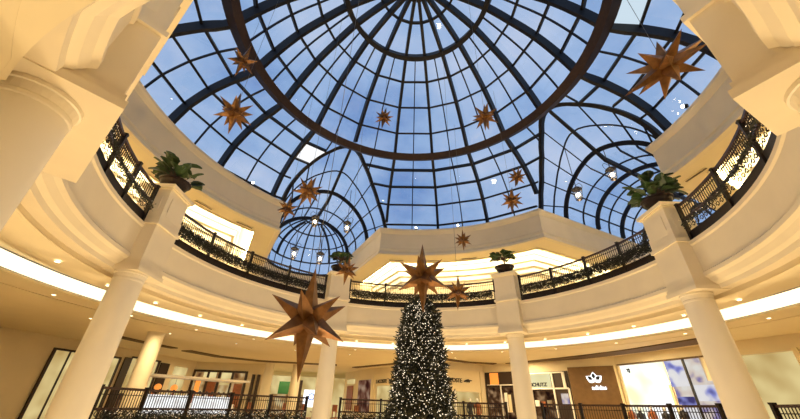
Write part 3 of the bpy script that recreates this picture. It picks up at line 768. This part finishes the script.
# bright white display and posters
f = Front('D', 'E', 'shop_front', 'brightly lit white shop window with large blue and white posters at the right')
f.part('head_trim', 'slot', [(0.12, f.L-.02, 2.2, 2.26, 0, .1)]); f.part('lit_display', 'lbwhite', [(.22, 2.5, -1.1, 2.18, 0, .05)], label='glowing white display panel')
f.part('window_frame', 'creamtrim', [(0.12, .25, -1.1, 2.2, 0, .1), (2.48, 2.58, -1.1, 1.2, .02, .1)])
f.part('poster', 'lbblue', [(2.6, 3.42, 1.12, 2.18, .02, .07)], label='blue and white poster'); f.part('poster', 'lbpink', [(3.52, 4.12, 1.3, 2.18, .02, .07)], label='pale poster with grey shape')
f.part('mullion', 'black', [(3.42, 3.5, -1.1, 2.2, .02, .12)]); f.part('poster', 'lbblue', [(2.65, 3.4, -.2, .72, .02, .06), (3.52, 4.3, .55, 1.15, .02, .06)])
f.part('interior_view', 'lbpink', [(2.65, 4.3, -1.1, 1.3, 0, .04)])
text_mesh("YJ", 'sign_lettering', .2, 'black', f.t, f.mat4(.68, 1.93, .07, f.t), bold=.01)
for k, (u, h, mt) in enumerate([(.55, 1.45, 'redbrown'), (1.0, 1.4, 'cloth'), (1.6, 1.5, 'redbrown'), (2.2, 1.42, 'cloth'), (3.0, 1.5, 'cloth')]):
    q = f.pt(u, .5, 0); mannequin(q[0], q[1], -1.1, h, ['mannequin in red brown clothes left in the glowing white window', 'dark dressed mannequin second from left in the glowing window', 'mannequin in red brown clothes in the middle of the glowing window', 'dark dressed mannequin right in the glowing window', 'dark mannequin in front of the blue poster'][k], mt)
f = Front('E', 'F', 'shop_front', 'pale lit shop window at the far right behind the right column')
f.part('lit_display', 'lbyel', [(.15, 2.9, -1.1, 2.1, 0, .05)]); f.part('window_frame', 'creamtrim', [(0, .15, -1.1, 2.2, 0, .1), (2.9, 3.05, -1.1, 2.2, 0, .1)])
f.part('poster', 'lbpink', [(.2, .7, .9, 2.0, .05, .08)])
# poster shop left of the tree
f = Front('G', 'A', 'shop_front', 'cream shop row left of the tree with a tall dark poster and lettered sign')
f.part('poster', 'poster', [(0.0, 2.0, -.4, 1.85, .02, .08)], label='tall dark fashion poster'); f.part('display_window', 'lbyel', [(3.0, 4.9, -1.0, 1.35, .02, .06)])
f.part('fascia_panel', 'creamtrim', [(2.2, 10.1, 1.4, 2.2, .0, .05)]); f.part('display_window', 'lbyel', [(5.6, 8.6, -1.0, 1.3, .02, .06)])
text_mesh('LACOSTE', 'sign_lettering', .36, 'black', f.t, f.mat4(3.6, 1.66, .09, f.t)); croc(f, 4.95, 1.66, .62, f.t)
f.part('pilaster', 'cream', [(2.1, 2.5, -1.1, 2.2, 0, .12)]); f.part('pilaster', 'cream', [(5.1, 5.4, -1.1, 2.2, 0, .12)])
# far end of the passage: shop with brown door
f = Front('H', 'G', None, None); wl = MB(); f.box(wl, 0, f.L, -1.1, 2.66, -.25, 0); tag(wl.build('wall_shops_12', 'cream'), 'cream wall with the red brown door', 'wall', kind='structure')
f.t = thing('shop_front', 'narrow cream shop with a red brown panel, between the column and the dark poster', 'shop front', f.pt(0, 0, -1.1))
f.part('panel', 'redbrown', [(.9, 2.2, -.3, 1.5, .02, .08)]); f.part('lit_header', 'lbyel', [(.8, 2.5, 1.65, 2.0, .02, .08)])
PT['M'] = (-14.6, 24.6); PT['N'] = (-3.4, 26.9)
f = Front('M', 'N', 'shop_front', 'far shop with a green sign and a white screen at the end of the passage')
f.part('front_panel', 'lbyel', [(0, f.L, -1.1, 2.2, 0, .05)]); f.part('sign_panel', 'green', [(3.9, 5.1, .75, 1.75, .06, .12)]); f.part('interior_view', 'lbwarm', [(3.4, 6.2, -1.1, .75, .06, .1)])
f.part('screen', 'signlit', [(6.2, 7.6, -.2, 1.15, .06, .14)], label='white lit screen with blue ring mark')
m = MB(); m.tube([f.pt(6.9+.24*math.cos(i*PI/8), .18, .6+.24*math.sin(i*PI/8)) for i in range(17)], .05, 5); m.build('ring_mark', 'bluelit', f.t)
f.part('dark_frame', 'darkshop', [(5.7, 5.95, -1.1, 1.9, .05, .12)])
# left dark framed shop
f = Front('J', 'I', 'shop_front', 'wide dark framed shop window with warm interior behind the white kiosk')
part_ = lambda nm, mt_, rs: f.part(nm, mt_, [(q[0]*.655, q[1]*.655)+tuple(q[2:]) for q in rs])
part_('interior_view', 'lbwarm', [(.3, 5.9, -1.1, 1.95, .02, .06)]); part_('lit_header', 'lbyel', [(3.2, 4.3, 1.1, 1.95, .06, .1), (1.2, 2.6, 1.35, 1.95, .06, .1)])
part_('dark_frame', 'darkshop', [(0, 6.1, 1.95, 2.1, .0, .14), (0, .2, -1.1, 2., 0, .14), (1.6, 1.85, -1.1, 2., 0, .14), (2.85, 3.1, -1.1, 2., 0, .14), (4.35, 4.6, -1.1, 2., 0, .14), (5.85, 6.1, -1.1, 2., 0, .14)])
part_('dark_pillar', 'darkshop', [(6.7, 7.0, -1.1, 1.9, 0, .2), (7.3, 7.6, -1.1, 1.9, 0, .2)])
part_('shelf_display', 'redbrown', [(1.9, 2.8, -.2, 1.3, .08, .14), (4.6, 5.8, -.3, 1.2, .08, .14)])
part_('hanging_display', 'orange', [(.6, 1.1, .6, 1.35, .1, .16)])
# left framed window with picture
f = Front('K', 'J', 'shop_front', 'tall thin framed shop window with a golden picture at the far left')
f.part('display_window', 'lbyel', [(4.3, 5.6, -1.1, 2.1, .02, .06), (.6, 2.6, .3, 2.25, .02, .06)]); f.part('dark_frame', 'darkshop', [(2.9, 3.7, -1.1, 2.2, .02, .1), (0, .5, -1.1, 2.2, .02, .1), (.5, 2.8, 2.2, 2.3, .02, .12), (2.6, 2.75, .3, 2.2, .02, .12)])
f.part('interior_view', 'lbdark', [(.6, 2.6, -1.1, .3, .02, .06)])
f = Front('L', 'K', 'shop_front', 'shop window framed in thin dark metal with a golden picture, beside the left column')
f.part('display_window', 'lbyel', [(3.6, 7.2, -1.1, 2.05, .02, .06)]); f.part('picture', 'lbwarm', [(4.6, 6.6, .7, 1.9, .06, .1)]); f.part('dark_frame', 'darkshop', [(3.5, 7.3, 2.05, 2.15, .02, .12), (3.5, 3.62, -1.1, 2.1, .02, .12), (7.2, 7.32, -1.1, 2.1, .02, .12), (4.3, 4.38, -1.1, 2.1, .05, .1)])
f.part('dark_display', 'darkshop', [(5.2, 6.6, -.6, .45, .06, .12)])

# white kiosk bar with canopy on the left
kx = Front.__new__(Front); kx.a = Vector((-12.6, 8.9)); kx.b = Vector((-9.2, 13.0)); kx.u = (kx.b-kx.a).normalized(); kx.n = Vector((kx.u.y, -kx.u.x)); kx.L = (kx.b-kx.a).length
kx.t = thing('kiosk', 'white lit kiosk bar with a flat canopy, left behind the lowest railing', 'kiosk', (-10.9, 11, -1.1))
M['lbkiosk'] = lightbox('white_lit_counter', [(.3, (.75, .72, .7)), (.6, (1, 1, 1))], 1.15, 3)
kx.part('counter', 'white', [(.2, 4.9, -1.1, -.1, -.4, .3)]); kx.part('lit_counter_front', 'lbkiosk', [(.3, 2.35, -.55, .22, .3, .36), (2.6, 4.7, -.55, .22, .3, .36)])
kx.part('canopy', 'white', [(0, 5.4, .98, 1.08, -.9, .5)]); kx.part('post', 'white', [(.05, .2, -1.1, .98, .3, .42)]); kx.part('post', 'white', [(4.9, 5.02, -1.1, .98, -.6, -.5)])
for k in range(14):
    u = .4+k*.32; q = kx.pt(u, .08+.08*(k % 2), -.095)
    b = thing('jar', 'small glass jar standing on the white kiosk counter', 'jar', (q[0], q[1], -.098), 0, 'jars on the kiosk counter')
    m = MB(); m.lathe([(0, 0), (.07, 0), (.08, .05), (.075, .38), (.04, .44), (.04, .5), (0, .5)], n=10); m.build('body', ['white', 'redbrown', 'shopin'][k % 3], b, local=True)
    m = MB(); m.lathe([(.045, .5), (.05, .51), (.05, .55), (0, .56)], n=10); m.build('lid', 'black', b, local=True)
for k, u in enumerate((1.0, 1.75)):
    q = kx.pt(u, -.2, .5); b = thing('pendant_lamp', ['orange glowing pendant under the kiosk canopy, left one', 'orange glowing pendant under the kiosk canopy, right one'][k], 'lamp', (q[0], q[1], .42), 0, 'pendants of the kiosk')
    m = MB(); m.ball((0, 0, .12), .16, 1); m.build('shade', 'orange', b, local=True); m = MB(); m.tube([(0, 0, .27), (0, 0, .556)], .008, 4); m.build('cord', 'black', b, local=True)
# cafe tables and chairs to the right of the kiosk
def cafe(x, y, rz, i):
    t = thing('cafe_table', 'small red brown cafe table behind the lowest railing, %s' % ['nearest the kiosk', 'second from the kiosk', 'third from the kiosk', 'nearest the far column'][i], 'table', (x, y, -1.1), rz, 'cafe tables in the gallery')
    m = MB(); m.box((0, 0, .74), (.8, .8, .04)); m.build('tabletop', 'redbrown', t, local=True); m = MB(); m.tube([(0, 0, .03), (0, 0, .73)], .035, 8); m.box((0, 0, .02), (.45, .45, .03)); m.build('leg', 'iron', t, local=True)
    for s_ in (-1, 1):
        dx, dy = s_*.75*math.cos(rz), s_*.75*math.sin(rz)
        c = thing('cafe_chair', 'red brown chair on the %s side of the cafe table %s' % (['left', 'right'][s_ > 0], ['nearest the kiosk', 'second from the kiosk', 'third from the kiosk', 'nearest the far column'][i]), 'chair', (x+dx, y+dy, -1.1), rz+(0 if s_ > 0 else PI), 'cafe chairs in the gallery')
        m = MB(); m.box((0, 0, .45), (.42, .42, .05)); m.build('seat', 'redbrown', c, local=True)
        m = MB(); m.box((.2, 0, .95), (.04, .42, .35)); m.box((.2, -.18, .66), (.03, .03, .4)); m.box((.2, .18, .66), (.03, .03, .4)); m.build('backrest', 'redbrown', c, local=True)
        for ax in (-.18, .18):
            for ay in (-.18, .18): m = MB(); m.box((ax, ay, .215), (.035, .035, .43)); m.build('leg', 'iron', c, local=True)
for i, (x, y) in enumerate(((-7.4, 12.3), (-6.9, 14.4), (-4.7, 13.4), (-3.4, 15.3))): cafe(x, y, .3*i, i)

# standing person in dark clothes at the passage
def person(x, y, z0, rz, label):
    import bmesh
    t = thing('person', label, 'person', (x, y, z0), rz)
    J = {'pel': (0, 0, .95, .135), 'sp': (0, 0, 1.15, .125), 'ch': (0, .01, 1.35, .15), 'nk': (0, 0, 1.5, .055), 'hd': (0, .01, 1.60, .085), 'ht': (0, .01, 1.71, .075),
         'shl': (-.17, 0, 1.42, .065), 'ell': (-.23, -.02, 1.14, .045), 'wrl': (-.22, .06, .9, .032), 'hal': (-.22, .08, .82, .03),
         'shr': (.17, 0, 1.42, .065), 'elr': (.23, -.02, 1.14, .045), 'wrr': (.16, .16, 1.0, .032), 'har': (.12, .2, 1.02, .03),
         'hpl': (-.09, 0, .88, .10), 'knl': (-.1, .02, .48, .062), 'anl': (-.1, 0, .09, .042), 'tol': (-.11, .14, .04, .035),
         'hpr': (.09, 0, .88, .10), 'knr': (.11, .05, .48, .062), 'anr': (.12, 0, .09, .042), 'tor': (.14, .14, .04, .035)}
    Ed = [('pel', 'sp'), ('sp', 'ch'), ('ch', 'nk'), ('nk', 'hd'), ('hd', 'ht'), ('ch', 'shl'), ('shl', 'ell'), ('ell', 'wrl'), ('wrl', 'hal'), ('ch', 'shr'), ('shr', 'elr'), ('elr', 'wrr'), ('wrr', 'har'),
          ('pel', 'hpl'), ('hpl', 'knl'), ('knl', 'anl'), ('anl', 'tol'), ('pel', 'hpr'), ('hpr', 'knr'), ('knr', 'anr'), ('anr', 'tor')]
    ks = list(J); me = bpy.data.meshes.new('body'); me.from_pydata([J[k][:3] for k in ks], [(ks.index(a), ks.index(b)) for a, b in Ed], [])
    o = bpy.data.objects.new('body', me); col.objects.link(o)
    md = o.modifiers.new('s', 'SKIN'); sb = o.modifiers.new('u', 'SUBSURF'); sb.levels = 1; sb.render_levels = 1
    for i, k in enumerate(ks): me.skin_vertices[0].data[i].radius = (J[k][3], J[k][3])
    me.skin_vertices[0].data[0].use_root = True
    dg = bpy.context.evaluated_depsgraph_get(); nm = bpy.data.meshes.new_from_object(o.evaluated_get(dg)); bpy.data.objects.remove(o)
    nm.materials.clear(); nm.materials.append(M['cloth']); nm.materials.append(M['skin'])
    for p in nm.polygons:
        if p.center.z > 1.5 or (p.center.z < .9 and abs(p.center.x) > .19): p.material_index = 1
    nm.shade_smooth()
    o = bpy.data.objects.new('body', nm); col.objects.link(o); o.parent = t
    m = MB(); m.lathe([(.02, 1.80), (.07, 1.785), (.098, 1.72), (.1, 1.64), (.085, 1.6)], n=14); m.build('hair', 'black', t, local=True, smooth=True)
    return t
person(-5.2, 16.6, -1.1, 2.6, 'person in dark clothes standing in the passage left of the tree')

# painted ceiling shade strips and downlights of the middle gallery
def slot(pts, label, wd=.5):  # dark strip under the ceiling, standing in for a shaded step
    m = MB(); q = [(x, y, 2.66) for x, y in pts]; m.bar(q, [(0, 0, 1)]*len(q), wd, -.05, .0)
    return tag(m.build('ceiling_shade_strip', 'slot'), label, 'shade strip', 'dark strips of painted ceiling shade')
slot([(6.9, 15.6), (8.1, 13.6), (9.3, 11.6), (10.3, 9.7), (11.1, 7.8), (11.7, 5.6), (12.0, 4.4)], 'long dark strip of painted ceiling shade above the lit shops on the right', 1.15)
slot([(2.6, 13.4), (4.3, 14.6), (6.2, 15.0)], 'dark strip of painted ceiling shade above the cream boutique right of the tree')
slot([(-13.2, 13.2), (-12.4, 15.8), (-10.2, 17.8), (-7., 18.6), (-4.8, 18.9)], 'dark strip of painted ceiling shade over the wide dark framed shop on the left', .8)
slot([(-14.2, 8.5), (-13.9, 10.5), (-13.4, 12.2)], 'dark strip of painted ceiling shade at the far left beside the gallery column')
slot([(-3.6, 20.5), (-1, 17.5), (1.8, 14.2)], 'dark strip of painted ceiling shade over the tall dark poster')
d0 = thing('downlight', 'small round recessed downlight in the middle gallery ceiling', 'downlight', (0, 12, 2.66), 0, 'downlights in the middle gallery ceiling')
m = MB(); m.lathe([(.05, -.002), (.07, -.012), (.07, 0)], n=14); m.build('trim_ring', 'white', d0, local=True); m = MB(); m.lathe([(.001, -.004), (.05, -.004)], n=14); m.build('lens', 'down', d0, local=True)
k = 0
for r_, azs in ((8.75, range(-100, 101, 12)), (11.0, range(-98, 99, 14)), (13.2, range(-70, 60, 14))):
    for a in azs:
        if r_ > 13 and a > 40: continue
        o = d0 if k == 0 else copy_tree(d0); k += 1
        p = P(a, r_, (2.75 if r_ < 9 else 2.66)+E); o.location = p

# ------------------------------------------------------------------ lights
def area(name, loc, size, e, colr, rot=(0, 0, 0)):
    l = bpy.data.lights.new(name, 'AREA'); l.shape = 'DISK'; l.size = size; l.energy = e; l.color = colr
    o = bpy.data.objects.new(name, l); col.objects.link(o); o.location = (loc[0], loc[1], loc[2]+E); o.rotation_euler = rot
    return o
W1 = (1, .74, .38)
for a in range(-150, 180, 30):
    p = P(a, 12.0, 2.55); area('gallery_ceiling_light', p, 1.2, 120, W1)
for a in (-80, -55, 0, 20, 40, 85, 120, -120, 180):
    p = P(a, 11.6, 8.05); area('upper_gallery_light', p, .8, 45, W1)
for (x, y) in ((-13, 16), (-6, 18), (-10, 24), (0, 16), (7, 12.5), (10.5, 7.5)): area('shop_street_light', (x, y, 2.55), 1.5, 150, W1)
# added unseen fill lights on the ground floor that wash the atrium
for a in range(0, 360, 60):
    p = P(a, 6.0, -6.2); o = area('ground_fill_light', p, .6, 350, (1, .74, .42), (PI, 0, 0))

# ------------------------------------------------------------------ sky
w = bpy.data.worlds.new('sky'); sc.world = w; w.use_nodes = True; nt = w.node_tree; nt.nodes.clear()
o = nt.nodes.new('ShaderNodeOutputWorld'); bg = nt.nodes.new('ShaderNodeBackground')
tc = nt.nodes.new('ShaderNodeTexCoord'); mp = nt.nodes.new('ShaderNodeMapping'); mp.inputs['Scale'].default_value = (1.4, 1.4, 2.2)
n = nt.nodes.new('ShaderNodeTexNoise'); n.inputs['Scale'].default_value = 2.2; n.inputs['Detail'].default_value = 7; n.inputs['Roughness'].default_value = .55
nt.links.new(tc.outputs['Generated'], mp.inputs[0]); nt.links.new(mp.outputs[0], n.inputs['Vector'])
r = nt.nodes.new('ShaderNodeValToRGB'); cr = r.color_ramp
cr.elements[0].position = .30; cr.elements[0].color = (.17, .30, .60, 1); cr.elements[1].position = .68; cr.elements[1].color = (.56, .64, .82, 1)
e_ = cr.elements.new(.48); e_.color = (.36, .50, .75, 1)
nt.links.new(n.outputs['Fac'], r.inputs['Fac']); nt.links.new(r.outputs['Color'], bg.inputs['Color']); bg.inputs['Strength'].default_value = 1.
nt.links.new(bg.outputs[0], o.inputs[0])

# ------------------------------------------------------------------ camera
f_, p_, r_, y_, cx, cy = 334.995, R_(30.5338), R_(1.7151), R_(.6047), -.6484, -9.1671
R0 = Vector((math.cos(y_), -math.sin(y_), 0)); F0 = Vector((math.sin(y_), math.cos(y_), 0)); Zv = Vector((0, 0, 1))
Fw = F0*math.cos(p_)+Zv*math.sin(p_); Up = Zv*math.cos(p_)-F0*math.sin(p_)
Ri = R0*math.cos(r_)+Up*math.sin(r_); Ui = -R0*math.sin(r_)+Up*math.cos(r_)
cam = bpy.data.cameras.new('camera'); co = bpy.data.objects.new('camera', cam); col.objects.link(co)
cam.sensor_width = 36; cam.lens = f_*36/800; cam.clip_end = 300; cam.clip_start = .05
mt = Matrix(((Ri.x, Ui.x, -Fw.x, cx), (Ri.y, Ui.y, -Fw.y, cy), (Ri.z, Ui.z, -Fw.z, E), (0, 0, 0, 1)))
co.matrix_world = mt; sc.camera = co
sc.view_settings.view_transform = 'Standard'; sc.view_settings.look = 'None'; sc.view_settings.gamma = 1; sc.view_settings.exposure = 0.
sc.view_settings.use_curve_mapping = False
sc.cycles.use_denoising = True
sc.cycles.max_bounces = 8; sc.cycles.diffuse_bounces = 4; sc.cycles.transparent_max_bounces = 16; sc.cycles.sample_clamp_indirect = 6
